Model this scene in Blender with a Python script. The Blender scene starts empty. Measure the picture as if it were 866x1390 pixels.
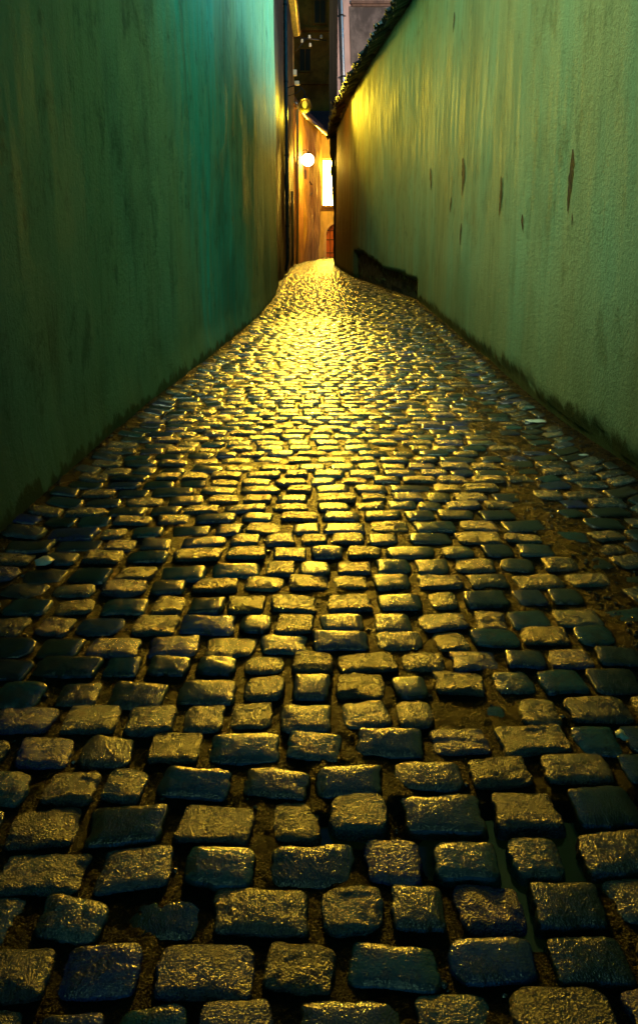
import bpy, math, random
import numpy as np

random.seed(7)
rng = np.random.default_rng(11)
scene = bpy.context.scene
COL = scene.collection

# ------------------------------------------------------------------ camera
H = 0.9                      # eye height above the paving
F, CX, CY, PITCH = 900.0, 433.0, 516.0, math.radians(12)
cam_d = bpy.data.cameras.new("camera")
cam = bpy.data.objects.new("camera", cam_d)
COL.objects.link(cam)
cam.location = (0, 0, H)
cam.rotation_euler = (math.radians(90) - PITCH, 0, 0)
cam_d.sensor_width = 36
cam_d.sensor_fit = 'AUTO'
cam_d.lens = F / 1390 * 36
cam_d.shift_y = (CY - 695) / 1390
cam_d.clip_start = 0.02
cam_d.clip_end = 500
scene.camera = cam

# ------------------------------------------------------------------ render / view
scene.render.engine = 'CYCLES'
scene.cycles.use_denoising = True
scene.cycles.max_bounces = 6
scene.cycles.diffuse_bounces = 3
scene.cycles.glossy_bounces = 3
scene.cycles.sample_clamp_indirect = 3
scene.cycles.sample_clamp_direct = 0
scene.view_settings.view_transform = 'Standard'
scene.view_settings.look = 'None'
scene.view_settings.gamma = 1
scene.view_settings.exposure = 0.0

# ------------------------------------------------------------------ night sky
world = bpy.data.worlds.new("World")
scene.world = world
world.use_nodes = True
wn = world.node_tree
wn.nodes.clear()
wo = wn.nodes.new('ShaderNodeOutputWorld')
wb = wn.nodes.new('ShaderNodeBackground')
ws = wn.nodes.new('ShaderNodeTexSky')
ws.sky_type = 'NISHITA'
ws.sun_disc = False
ws.sun_elevation = math.radians(11.0)
ws.sun_rotation = math.radians(150)
wm = wn.nodes.new('ShaderNodeMix')
wm.data_type = 'RGBA'
wm.blend_type = 'MULTIPLY'
wm.inputs[0].default_value = 1
wm.inputs[7].default_value = (0.03, 0.34, 0.80, 1)
wn.links.new(ws.outputs[0], wm.inputs[6])
wn.links.new(wm.outputs[2], wb.inputs[0])
wb.inputs[1].default_value = 0.15
wn.links.new(wb.outputs[0], wo.inputs[0])


def lamp(name, kind, loc, color, power, radius=0.2, target=None, size=None):
    d = bpy.data.lights.new(name, kind)
    d.color = color
    d.energy = power
    if kind in ('POINT', 'SPOT'):
        d.shadow_soft_size = radius
    if kind == 'SPOT' and size:
        d.spot_size = math.radians(size)
        d.spot_blend = 0.8
    o = bpy.data.objects.new(name, d)
    COL.objects.link(o)
    o.location = loc
    if target is not None:
        from mathutils import Vector
        o.rotation_euler = (Vector(target) - Vector(loc)).to_track_quat('-Z', 'Y').to_euler()
    return o

# out of frame: a cyan street light beyond the right wall, then added fills
lamp("town_light_cyan", 'SPOT', (4.5, 10.5, 7.2), (0.36, 0.90, 1.0), 6000, 0.9, (-0.8, 10.0, 4.6), 95)
lamp("pink_house_fill", 'SPOT', (3.4, 16.0, 6.6), (1.0, 0.80, 0.72), 2600, 0.3, (2.0, 24, 8.0), 52)  # unseen warm white spot added to light the pink house alone
lamp("overhead_green_fill", 'POINT', (-0.55, -0.6, 5.6), (0.45, 1.0, 0.55), 70, 0.35)  # unseen green light added over the alley to brighten the walls
lamp("left_wall_fill", 'SPOT', (0.85, 1.6, 6.1), (0.30, 1.0, 0.62), 230, 0.4, (-1.0, 4.8, 3.0), 85)  # unseen spot added to brighten the left wall
lamp("right_wall_fill", 'SPOT', (-0.62, 2.2, 6.1), (0.78, 1.0, 0.56), 1600, 0.3, (1.25, 4.6, 3.0), 88)  # unseen spot added to light the right wall but spare the stones
# lit lamps in view, with added beams and an unseen end light
LAMP_FAR = (-0.42, 26.4, 3.85)
LAMP_GLOBE = (-0.36, 18.0, 4.24)
lamp("far_lamp_light", 'POINT', (LAMP_FAR[0], LAMP_FAR[1] - 0.30, LAMP_FAR[2] - 0.02), (1.0, 0.58, 0.035), 560, 0.16)
lamp("end_fill_light", 'POINT', (0.78, 31.6, 4.2), (1.0, 0.50, 0.03), 420, 0.12)  # added out of sight behind the dark house, floods the alley end
lamp("paving_fill_beam", 'SPOT', (LAMP_FAR[0] + 0.02, LAMP_FAR[1] - 0.45, LAMP_FAR[2] - 0.15), (1.0, 0.58, 0.035), 13500, 0.12, (0.09, 3.6, 0.0), 5.2)  # extra spot added by the wall lamp to turn the paving gold
lamp("globe_lamp_light", 'POINT', (LAMP_GLOBE[0], LAMP_GLOBE[1] - 0.02, LAMP_GLOBE[2] - 0.28), (1.0, 0.66, 0.03), 110, 0.1)
lamp("gold_wall_fill", 'SPOT', (LAMP_GLOBE[0] + 0.20, LAMP_GLOBE[1] - 0.12, LAMP_GLOBE[2] - 0.05), (1.0, 0.66, 0.03), 1100, 0.1, (1.15, 12.6, 3.5), 60)  # extra spot added by the globe to throw yellow on the right wall


# ------------------------------------------------------------------ helpers
def pt(px, py, Y):
    """world point at depth Y for a spot of the photograph (a measuring aid)"""
    u = (px - CX) / F
    v = (CY - py) / F
    dz = v * math.cos(PITCH) - math.sin(PITCH)
    dy = math.cos(PITCH) + v * math.sin(PITCH)
    return (u / dy * Y, Y, H + dz / dy * Y)


def gp(px, py):
    u = (px - CX) / F
    v = (CY - py) / F
    dz = v * math.cos(PITCH) - math.sin(PITCH)
    dy = math.cos(PITCH) + v * math.sin(PITCH)
    Y = -H / dz * dy
    return (u / dy * Y, Y)


def _h(ix, iy, s):
    n = (ix.astype(np.int64) * 374761393 + iy.astype(np.int64) * 668265263 + int(s) * 1442695041) & 0xffffffff
    n = ((n ^ (n >> 13)) * 1274126177) & 0xffffffff
    n = (n ^ (n >> 16)) & 0xffffffff
    return n / 4294967295.0 * 2 - 1


def vnoise(x, y, s=0):
    x = np.asarray(x, float); y = np.asarray(y, float)
    ix = np.floor(x); iy = np.floor(y)
    fx = x - ix; fy = y - iy
    fx = fx * fx * fx * (fx * (fx * 6 - 15) + 10)
    fy = fy * fy * fy * (fy * (fy * 6 - 15) + 10)
    a = _h(ix, iy, s); b = _h(ix + 1, iy, s); c = _h(ix, iy + 1, s); d = _h(ix + 1, iy + 1, s)
    return (a * (1 - fx) + b * fx) * (1 - fy) + (c * (1 - fx) + d * fx) * fy


def fbm(x, y, s=0, o=4):
    r = 0; a = 1; t = 0
    for k in range(o):
        r = r + a * vnoise(x * 2 ** k + 17.3 * k, y * 2 ** k - 9.1 * k, s + k)
        t += a
        a *= 0.5
    return r / t


def sstep(a, b, x):
    t = np.clip((x - a) / (b - a), 0, 1)
    return t * t * (3 - 2 * t)


def link_mesh(name, verts, faces, mat=None, parent=None, smooth=False, uv=None, attrs=None):
    me = bpy.data.meshes.new(name)
    verts = np.asarray(verts, np.float32)
    if isinstance(faces, np.ndarray):
        n, k = faces.shape
        me.vertices.add(len(verts))
        me.vertices.foreach_set('co', verts.ravel())
        me.loops.add(n * k)
        me.loops.foreach_set('vertex_index', faces.astype(np.int32).ravel())
        me.polygons.add(n)
        me.polygons.foreach_set('loop_start', np.arange(0, n * k, k, dtype=np.int32))
        me.update(calc_edges=True)
    else:
        me.from_pydata([tuple(map(float, v)) for v in verts], [], [tuple(int(i) for i in f) for f in faces])
        me.update()
    if uv is not None:
        lay = me.uv_layers.new(name='UVMap')
        idx = np.empty(len(me.loops), np.int32)
        me.loops.foreach_get('vertex_index', idx)
        lay.data.foreach_set('uv', np.asarray(uv, np.float32)[idx].ravel())
    if attrs:
        for k, vals in attrs.items():
            a = me.attributes.new(k, 'FLOAT', 'POINT')
            a.data.foreach_set('value', np.asarray(vals, np.float32))
    if smooth:
        me.shade_smooth()
    if mat:
        me.materials.append(mat)
    me.validate()
    o = bpy.data.objects.new(name, me)
    COL.objects.link(o)
    if parent:
        o.parent = parent
    return o


class MB:
    def __init__(self):
        self.v = []
        self.f = []

    def add(self, vs, fs):
        b = len(self.v)
        self.v += [tuple(v) for v in vs]
        self.f += [tuple(i + b for i in f) for f in fs]
        return self

    def box(self, lo, hi):
        x0, y0, z0 = lo; x1, y1, z1 = hi
        return self.add([(x0, y0, z0), (x1, y0, z0), (x1, y1, z0), (x0, y1, z0), (x0, y0, z1), (x1, y0, z1), (x1, y1, z1), (x0, y1, z1)],
                        [(0, 3, 2, 1), (4, 5, 6, 7), (0, 1, 5, 4), (1, 2, 6, 5), (2, 3, 7, 6), (3, 0, 4, 7)])

    def obox(self, p, q, w, z0, z1, off=0.0):
        """upright box along the plan line p-q, w thick to its left side"""
        dx, dy = q[0] - p[0], q[1] - p[1]
        L = math.hypot(dx, dy)
        nx, ny = -dy / L, dx / L
        a = (p[0] + nx * off, p[1] + ny * off); b = (q[0] + nx * off, q[1] + ny * off)
        c = (b[0] + nx * w, b[1] + ny * w); d = (a[0] + nx * w, a[1] + ny * w)
        vs = [(*k, z0) for k in (a, b, c, d)] + [(*k, z1) for k in (a, b, c, d)]
        return self.add(vs, [(0, 3, 2, 1), (4, 5, 6, 7), (0, 1, 5, 4), (1, 2, 6, 5), (2, 3, 7, 6), (3, 0, 4, 7)])

    def tube(self, pts, r, n=12, cap=True):
        from mathutils import Vector
        pts = [Vector(p) for p in pts]
        rs = r if isinstance(r, (list, tuple)) else [r] * len(pts)
        rings = []
        for i, p in enumerate(pts):
            t = (pts[min(i + 1, len(pts) - 1)] - pts[max(i - 1, 0)]).normalized()
            up = Vector((0, 0, 1)) if abs(t.z) < 0.9 else Vector((1, 0, 0))
            a = t.cross(up).normalized(); b = a.cross(t)
            rings.append([p + (a * math.cos(k * 2 * math.pi / n) + b * math.sin(k * 2 * math.pi / n)) * rs[i] for k in range(n)])
        vs = [v for rg in rings for v in rg]
        fs = []
        for i in range(len(pts) - 1):
            for k in range(n):
                fs.append((i * n + k, i * n + (k + 1) % n, (i + 1) * n + (k + 1) % n, (i + 1) * n + k))
        if cap:
            fs.append(tuple(range(n))[::-1]); fs.append(tuple((len(pts) - 1) * n + k for k in range(n)))
        return self.add(vs, fs)

    def lathe(self, c, prof, n=20):
        vs = [(c[0] + r * math.cos(k * 2 * math.pi / n), c[1] + r * math.sin(k * 2 * math.pi / n), c[2] + z) for r, z in prof for k in range(n)]
        fs = [(i * n + k, i * n + (k + 1) % n, (i + 1) * n + (k + 1) % n, (i + 1) * n + k) for i in range(len(prof) - 1) for k in range(n)]
        return self.add(vs, fs)

    def build(self, name, mat, parent=None, smooth=False, bevel=0.0):
        o = link_mesh(name, self.v, self.f, mat, parent, smooth)
        if bevel:
            m = o.modifiers.new('bevel', 'BEVEL'); m.width = bevel; m.segments = 2; m.limit_method = 'ANGLE'
        return o


def tag(o, label=None, cat=None, group=None, kind=None):
    if label: o['label'] = label
    if cat: o['category'] = cat
    if group: o['group'] = group
    if kind: o['kind'] = kind
    return o


def empty(name, loc=(0, 0, 0)):
    o = bpy.data.objects.new(name, None)
    COL.objects.link(o)
    o.location = loc
    return o


def rel(o, parent):
    """keep world coordinates of a child whose thing's Empty stands elsewhere"""
    o.parent = parent
    o.matrix_parent_inverse.identity()
    o.location = tuple(-c for c in parent.location)
    return o


# ------------------------------------------------------------------ materials
class NT:
    def __init__(self, name):
        self.m = bpy.data.materials.new(name)
        self.m.use_nodes = True
        self.t = self.m.node_tree
        self.b = self.t.nodes['Principled BSDF']

    def n(self, typ, **kw):
        nd = self.t.nodes.new(typ)
        for k, v in kw.items():
            setattr(nd, k, v)
        return nd

    def l(self, a, b):
        self.t.links.new(a, b)

    def coords(self, kind='Object', scale=(1, 1, 1), rot=(0, 0, 0)):
        tc = self.n('ShaderNodeTexCoord')
        mp = self.n('ShaderNodeMapping')
        mp.inputs['Scale'].default_value = scale
        mp.inputs['Rotation'].default_value = rot
        self.l(tc.outputs[kind], mp.inputs[0])
        return mp.outputs[0]

    def noise(self, vec, scale, detail=4, rough=0.55, dist=0.0):
        nd = self.n('ShaderNodeTexNoise')
        nd.inputs['Scale'].default_value = scale
        nd.inputs['Detail'].default_value = detail
        nd.inputs['Roughness'].default_value = rough
        nd.inputs['Distortion'].default_value = dist
        self.l(vec, nd.inputs['Vector'])
        return nd.outputs[0]

    def ramp(self, fac, a, b, lo=0.0, hi=1.0):
        nd = self.n('ShaderNodeMapRange', interpolation_type='SMOOTHSTEP')
        nd.inputs[1].default_value = a; nd.inputs[2].default_value = b
        nd.inputs[3].default_value = lo; nd.inputs[4].default_value = hi
        self.l(fac, nd.inputs[0])
        return nd.outputs[0]

    def mix(self, fac, a, b, mode='MIX'):
        nd = self.n('ShaderNodeMix', data_type='RGBA', blend_type=mode)
        for s, v in ((0, fac), (6, a), (7, b)):
            if isinstance(v, (int, float)):
                nd.inputs[s].default_value = v
            elif isinstance(v, tuple):
                nd.inputs[s].default_value = (*v, 1) if len(v) == 3 else v
            else:
                self.l(v, nd.inputs[s])
        return nd.outputs[2]

    def math(self, op, a, b=0.0):
        nd = self.n('ShaderNodeMath', operation=op)
        for s, v in ((0, a), (1, b)):
            if isinstance(v, (int, float)):
                nd.inputs[s].default_value = v
            else:
                self.l(v, nd.inputs[s])
        return nd.outputs[0]

    def bump(self, h, strength, dist, prev=None):
        nd = self.n('ShaderNodeBump')
        nd.inputs['Strength'].default_value = strength
        nd.inputs['Distance'].default_value = dist
        self.l(h, nd.inputs['Height'])
        if prev is not None:
            self.l(prev, nd.inputs['Normal'])
        return nd.outputs[0]


def plaster_wall_material(name, colA, colB, dark, rough=0.7, teal=None, basegrime=0.13, far_shade=None):
    q = NT(name)
    uv = q.coords('UV')
    streak_v = q.coords('UV', scale=(1, 0.10, 1))
    broad_v = q.coords('UV', scale=(1, 0.28, 1))
    sep = q.n('ShaderNodeSeparateXYZ')
    q.l(uv, sep.inputs[0])
    Yc, Hc = sep.outputs[0], sep.outputs[1]
    broad = q.noise(broad_v, 1.1, 3, 0.5, 0.3)
    col = q.mix(q.ramp(broad, 0.38, 0.62), colA, colB)
    if teal:  # streak of light across the wall, painted into the plaster colour
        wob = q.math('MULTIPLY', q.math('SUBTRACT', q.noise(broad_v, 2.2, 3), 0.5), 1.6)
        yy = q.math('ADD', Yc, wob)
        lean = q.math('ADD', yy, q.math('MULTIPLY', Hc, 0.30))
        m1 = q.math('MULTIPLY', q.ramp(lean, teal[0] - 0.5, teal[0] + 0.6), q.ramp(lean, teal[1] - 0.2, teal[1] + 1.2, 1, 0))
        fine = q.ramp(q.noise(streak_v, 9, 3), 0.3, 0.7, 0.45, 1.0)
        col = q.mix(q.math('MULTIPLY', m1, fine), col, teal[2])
    st = q.noise(streak_v, 7.5, 5, 0.6, 0.4)
    col = q.mix(q.ramp(st, 0.50, 0.75, 0, 0.45), col, dark)
    st2 = q.noise(streak_v, 26, 4, 0.6)
    col = q.mix(q.ramp(st2, 0.55, 0.75, 0, 0.45), col, dark)
    blot = q.noise(q.coords('UV', scale=(1, 0.6, 1)), 0.9, 5, 0.6, 0.5)
    col = q.mix(q.ramp(blot, 0.48, 0.66, 0, 0.45), col, dark)
    spots = q.noise(q.coords('UV', scale=(1, 0.7, 1)), 4.5, 9, 0.78, 0.3)
    col = q.mix(q.ramp(spots, 0.52, 0.66, 0, 0.55), col, dark)
    pale = q.noise(q.coords('UV', scale=(1, 0.45, 1)), 2.3, 8, 0.72, 0.6)
    col = q.mix(q.ramp(pale, 0.57, 0.62, 0, 0.22), col, tuple(min(1, c * 1.5) for c in colB))
    if far_shade:  # brown far end, darkened in the colour to hold down the lamp glow
        k = q.math('ADD', Yc, q.math('MULTIPLY', q.math('SUBTRACT', q.noise(broad_v, 1.6, 4), 0.5), 4.0))
        col = q.mix(q.ramp(k, far_shade[0], far_shade[1]), col, far_shade[2])
    # light worn flecks
    fl = q.noise(q.coords('UV', scale=(1, 0.35, 1)), 34, 4, 0.7)
    col = q.mix(q.ramp(fl, 0.62, 0.74, 0, 0.30), col, tuple(min(1, c * 1.7) for c in colA))
    # damp and moss climbing from the ground, ragged upper edge
    rag = q.math('ADD', q.math('MULTIPLY', q.noise(q.coords('UV', scale=(1, 0.5, 1)), 5, 6, 0.7), 0.36), -0.16)
    hh = q.math('ADD', Hc, rag)
    damp = q.ramp(hh, basegrime * 0.6, basegrime, 1, 0)
    col = q.mix(damp, col, (0.012, 0.013, 0.008))
    soft = q.ramp(hh, basegrime, basegrime * 6.0, 0.45, 0)
    col = q.mix(soft, col, (0.10, 0.12, 0.03))
    q.l(col, q.b.inputs['Base Color'])
    rr = q.ramp(q.noise(streak_v, 12, 4), 0.35, 0.65, rough - 0.12, rough + 0.15)
    q.l(rr, q.b.inputs['Roughness'])
    q.b.inputs['Specular IOR Level'].default_value = 0.12
    n1 = q.bump(q.noise(q.coords('UV', scale=(1, 0.22, 1)), 11, 6, 0.65), 0.35, 0.008)
    n2 = q.bump(q.noise(q.coords('UV', scale=(1, 0.7, 1)), 60, 5, 0.75), 0.85, 0.008, n1)
    q.l(n2, q.b.inputs['Normal'])
    return q.m


def simple(name, col, rough=0.6, var=0.4, scale=3.0, bump=0.3, bscale=25, metallic=0.0, streak=0.3, dist=0.01, spec=0.5):
    q = NT(name)
    v = q.coords('Object', scale=(1, 1, streak))
    n = q.noise(v, scale, 5, 0.65, 0.3)
    dk = tuple(c * (1 - var) for c in col)
    c = q.mix(q.ramp(n, 0.35, 0.65), dk, col)
    c = q.mix(q.ramp(q.noise(v, scale * 6, 4, 0.7), 0.52, 0.75, 0, var), c, tuple(x * 0.4 for x in col))
    q.l(c, q.b.inputs['Base Color'])
    q.b.inputs['Metallic'].default_value = metallic
    q.b.inputs['Specular IOR Level'].default_value = spec
    q.l(q.ramp(n, 0.3, 0.7, rough + 0.08, rough - 0.08), q.b.inputs['Roughness'])
    if bump:
        q.l(q.bump(q.noise(v, bscale, 5, 0.65), bump, dist), q.b.inputs['Normal'])
    return q.m


def emitter(name, col, strength):
    q = NT(name)
    q.b.inputs['Base Color'].default_value = (0.8, 0.8, 0.8, 1)
    q.b.inputs['Emission Color'].default_value = (*col, 1)
    q.b.inputs['Emission Strength'].default_value = strength
    return q.m


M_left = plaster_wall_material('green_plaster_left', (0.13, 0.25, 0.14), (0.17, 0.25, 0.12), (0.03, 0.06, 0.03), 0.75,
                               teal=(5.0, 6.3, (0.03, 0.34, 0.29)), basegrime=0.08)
M_right = plaster_wall_material('green_plaster_right', (0.24, 0.41, 0.25), (0.31, 0.36, 0.18), (0.12, 0.16, 0.07), 0.68, basegrime=0.15,
                                far_shade=(13.0, 17.5, (0.075, 0.026, 0.006)))
M_brown = simple('brown_plaster', (0.13, 0.05, 0.015), 0.6, 0.8, 2.2, 0.7, 9, streak=0.12, dist=0.03)
M_orange = simple('ochre_plaster', (0.78, 0.46, 0.11), 0.7, 0.4, 2.5, 0.6, 10, streak=0.4, dist=0.03)
M_rough = simple('rough_ochre_plaster', (0.70, 0.46, 0.11), 0.75, 0.55, 2.0, 0.9, 7, streak=0.3, dist=0.05)
M_end = simple('yellow_lime_plaster', (0.80, 0.62, 0.18), 0.7, 0.35, 2.5, 0.4, 10, dist=0.02)
M_door = simple('orange_door_wood', (0.75, 0.20, 0.03), 0.5, 0.4, 4, 0.3, 20, streak=0.1, dist=0.005)
M_darkstone = simple('dark_olive_stone', (0.15, 0.070, 0.008), 0.9, 0.6, 0.9, 0.6, 5, streak=0.8, dist=0.05, spec=0.03)
M_pillar = simple('dark_green_render', (0.035, 0.026, 0.008), 0.5, 0.6, 2.5, 0.7, 12, streak=0.08, dist=0.02, spec=0.15)
M_pink = simple('pink_plaster', (0.56, 0.36, 0.28), 0.7, 0.2, 2.0, 0.3, 14, dist=0.01)
M_worn = simple('worn_grey_brown_plaster', (0.17, 0.125, 0.095), 0.8, 0.6, 2.3, 0.6, 12, streak=0.6, dist=0.02)
M_tile = simple('dark_clay_tile', (0.040, 0.028, 0.016), 0.55, 0.6, 6.0, 0.6, 30, streak=1, dist=0.01)
M_zinc = simple('zinc', (0.55, 0.55, 0.52), 0.32, 0.25, 5.0, 0.15, 20, metallic=0.8, dist=0.003)
M_iron = simple('dark_iron', (0.03, 0.03, 0.028), 0.45, 0.4, 12, 0.2, 60, metallic=0.6, dist=0.002)
M_pipe = simple('dark_painted_pipe', (0.03, 0.045, 0.04), 0.3, 0.3, 8, 0.15, 40, metallic=0.3, dist=0.002)
M_cream = simple('cream_box', (0.8, 0.7, 0.42), 0.4, 0.1, 8, 0.0, 40)
M_wood = simple('old_wood', (0.15, 0.07, 0.03), 0.6, 0.5, 6, 0.4, 30, dist=0.006)
M_bare = simple('bare_brown_render', (0.035, 0.025, 0.010), 0.75, 0.5, 20, 0.8, 60, dist=0.01)
M_glow = emitter('lit_globe', (1.0, 0.86, 0.50), 14)
M_dimglow = emitter('dim_bulb', (1.0, 0.75, 0.08), 1.6)
M_window = emitter('lit_window_pane', (1.0, 0.60, 0.06), 170)


def stone_material():
    q = NT('wet_cobbles')
    at = q.n('ShaderNodeAttribute', attribute_name='rnd')
    r = at.outputs['Fac']
    at2 = q.n('ShaderNodeAttribute', attribute_name='gloss')
    g = at2.outputs['Fac']
    v = q.coords('Object')
    n1 = q.noise(v, 28, 5, 0.7)
    rp = q.n('ShaderNodeValToRGB')
    q.l(r, rp.inputs[0])
    e = rp.color_ramp.elements
    e[0].position = 0.0; e[0].color = (0.008, 0.011, 0.010, 1)
    e[1].position = 1.0; e[1].color = (0.028, 0.026, 0.014, 1)
    for p_, c_ in ((0.30, (0.010, 0.018, 0.014)), (0.42, (0.010, 0.050, 0.050)), (0.55, (0.008, 0.030, 0.030)), (0.66, (0.010, 0.014, 0.075)), (0.74, (0.012, 0.014, 0.030)), (0.82, (0.020, 0.022, 0.012))):  # teal and navy steps paint reflections into the stone colour
        x_ = rp.color_ramp.elements.new(p_); x_.color = (*c_, 1)
    col = rp.outputs[0]
    col = q.mix(q.ramp(n1, 0.4, 0.7), col, (0.008, 0.008, 0.006))
    q.l(col, q.b.inputs['Base Color'])
    ro = q.math('ADD', q.ramp(n1, 0.3, 0.7, 0.0, 0.14), q.math('MULTIPLY', g, 0.16))
    ro = q.math('ADD', ro, 0.08)
    q.l(ro, q.b.inputs['Roughness'])
    q.b.inputs['Specular IOR Level'].default_value = 0.6
    # rough grain, stronger on the duller stones: gives the glittering points of wet stone
    n2 = q.noise(v, 75, 4, 0.65, 0.2)
    n3 = q.noise(v, 340, 2, 0.6)
    b1 = q.bump(n2, 0.7, 0.007)
    q.l(q.math('ADD', q.math('MULTIPLY', g, 0.75), 0.15), b1.node.inputs['Strength'])
    bb = q.n('ShaderNodeBump')
    bb.inputs['Distance'].default_value = 0.0045
    q.l(q.math('ADD', q.math('MULTIPLY', q.math('MULTIPLY', g, g), 0.85), 0.26), bb.inputs['Strength'])
    q.l(n3, bb.inputs['Height'])
    q.l(b1, bb.inputs['Normal'])
    q.l(bb.outputs[0], q.b.inputs['Normal'])
    return q.m


def bed_material():
    q = NT('wet_joint_grit')
    v = q.coords('Object')
    n1 = q.noise(v, 12, 5, 0.7)
    col = q.mix(q.ramp(n1, 0.35, 0.65), (0.003, 0.003, 0.002), (0.009, 0.008, 0.005))
    q.l(col, q.b.inputs['Base Color'])
    q.l(q.ramp(n1, 0.3, 0.7, 0.20, 0.36), q.b.inputs['Roughness'])
    q.b.inputs['Specular IOR Level'].default_value = 0.04
    b1 = q.bump(q.noise(v, 90, 5, 0.7, 0.4), 1.0, 0.012)
    b2 = q.bump(q.noise(v, 300, 3, 0.6), 1.0, 0.004, b1)
    q.l(b2, q.b.inputs['Normal'])
    return q.m


M_stone = stone_material()
M_bed = bed_material()

# ------------------------------------------------------------------ plan of the alley
LEFT = np.array([(-1.02, -4), (-1.03, 0), (-1.015, 1.97), (-1.0, 3.3), (-0.92, 4.45), (-0.84, 5.6), (-0.72, 7.7), (-0.71, 10.3), (-0.80, 12.7)])
RIGHT = np.array([(1.22, -4), (1.22, 0), (1.207, 2.37), (1.18, 3.2), (1.20, 4.0), (1.27, 5.26), (1.376, 8.25), (1.42, 9.6), (1.32, 10.8), (1.01, 13.8), (0.77, 16.6), (0.64, 20), (0.57, 23.2)])


def smooth_x(P, y):
    """smoothed x of a plan line at y"""
    y = np.asarray(y, float)
    acc = 0
    for d, w in ((-0.6, 1), (-0.3, 2), (0, 3), (0.3, 2), (0.6, 1)):
        acc = acc + w * np.interp(y + d, P[:, 1], P[:, 0])
    return acc / 9


def xl(y):
    y = np.asarray(y, float)
    return np.where(y < 12.7, smooth_x(LEFT, y), np.interp(y, [12.7, 16, 24.2, 27, 31, 34], [-0.80, -0.87, -0.87, -0.60, 0.10, 0.3]))


def xr(y):
    y = np.asarray(y, float)
    return np.where(y < 23.2, smooth_x(RIGHT, y), np.interp(y, [23.2, 24, 34], [0.57, 1.5, 3.0]))


def gutter_x(y):
    return np.interp(y, [0, 1.2, 2.4, 3.7, 5.3, 8, 12], [0.66, 0.74, 0.78, 0.88, 1.02, 1.2, 1.1])


PUD = [(0.45, 0.845, 0.30, 0.055), (0.27, 0.74, 0.06, 0.035), (0.03, 0.87, 0.05, 0.018)]


def bed_z(x, y):
    z = -0.0054 + 0.0028 * fbm(x * 2.2, y * 2.2, 5, 3) - 0.004 * sstep(2.5, 6, np.asarray(y, float)) + 0.0035 * fbm(x * 22, y * 22, 9, 3) + 0.0009 * fbm(x * 110, y * 110, 13, 2)
    g = np.exp(-((x - gutter_x(y)) / 0.07) ** 2)
    z = z + 0.006 * g
    for (a, b, ra, rb) in PUD:
        z = z - 0.026 * np.exp(-(((x - a) / (ra * 1.1)) ** 4 + ((y - b) / (rb * 1.2)) ** 4))
    return z


def ground_roll(x, y):
    """gentle unevenness shared by stones and bed"""
    r = 0.010 * fbm(x * 0.9, y * 0.9, 21, 2) + 0.016 * fbm(x * 0.35 + 9, y * 0.35, 23, 2) * sstep(1.5, 4, np.asarray(y, float))
    e = np.minimum(x - xl(y), xr(y) - x)
    return r + 0.02 * (1 - sstep(0.0, 0.16, e))


# ------------------------------------------------------------------ ground
g = MB()
g.add([(-60, -60, -0.075), (60, -60, -0.075), (60, 140, -0.075), (-60, 140, -0.075)], [(0, 1, 2, 3)])
tag(g.build('ground', M_bed), kind='structure')

V = []; Fc = []; base = 0
for (y0, y1, st) in ((-1.5, 0.4, 0.03), (0.4, 1.35, 0.0036), (1.35, 2.2, 0.0065), (2.2, 6.0, 0.018), (6.0, 36.0, 0.05)):
    ny = int((y1 - y0) / st) + 1
    nx = int(2.6 / st) + 1
    ys = np.linspace(y0, y1, ny)
    t = np.linspace(0, 1, nx)
    Yg = np.repeat(ys[:, None], nx, 1)
    L = xl(Yg) - 0.08; R = xr(Yg) + 0.08
    Xg = L + (R - L) * t[None, :]
    Zg = bed_z(Xg, Yg) + ground_roll(Xg, Yg)
    V.append(np.stack([Xg, Yg, Zg], -1).reshape(-1, 3))
    i = (np.arange(ny - 1)[:, None] * nx + np.arange(nx - 1)[None, :]).ravel() + base
    Fc.append(np.stack([i, i + 1, i + nx + 1, i + nx], 1))
    base += ny * nx
tag(link_mesh('joint_grit', np.concatenate(V), np.concatenate(Fc), M_bed, smooth=True), kind='structure')

# ------------------------------------------------------------------ cobbles
stones = []
y = 0.30
row = 0
while y < 35.5:
    pitch = 0.088 * random.uniform(0.92, 1.1)
    pitch *= 0.82 + 0.15 * min(1, max(0, y - 0.8) / 1.0)
    x = float(xl(y)) + 0.02 + random.uniform(0, 0.08)
    xe = float(xr(y)) - 0.015
    gx = float(gutter_x(y))
    ph = random.uniform(0, 6.28)
    while x < xe - 0.03:
        w = random.choice([random.uniform(0.095, 0.125), random.uniform(0.11, 0.145), random.uniform(0.13, 0.175)])
        w *= 0.80 if y < 1.2 else (0.80 + 0.14 * min(1, (y - 1.2) / 1.0))
        gap = random.uniform(0.002, 0.011)
        if random.random() < 0.12:
            gap += 0.012
        if y < 1.2:
            gap += 0.004
        c = x + w / 2
        near_g = abs(c - gx) < 0.06
        if x + w > xe:
            w = xe - x
            if w < 0.05:
                break
            c = x + w / 2
        if not (near_g and random.random() < 0.25):
            d = pitch - random.uniform(-0.003, 0.005)
            if c > gx:
                ang = math.radians(random.gauss(9, 7)); d *= 0.93; dz = -0.001
            else:
                ang = math.radians(random.gauss(0, 3.0)); dz = 0
            yy = y + 0.004 * math.sin(c * 3.1 + ph) + random.gauss(0, 0.003) + (0.10 * (c - gx) if c > gx else 0) + 0.030 * math.sin(c * 1.3 + 0.25 * y)
            sunk = random.random() < 0.03
            stones.append((c, yy, w / 2 * random.uniform(0.98, 1.03), d / 2 * random.uniform(0.93, 1.02), ang,
                           random.gauss(0, 0.024), random.gauss(0, 0.030),
                           random.gauss(0.0025, 0.0015) - (0.006 if sunk else 0) + dz,
                           random.random(), random.random() ** 1.5, random.uniform(3.5, 9.0)))
        x += w + gap
    y += pitch
    row += 1
S = np.array(stones)

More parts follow.
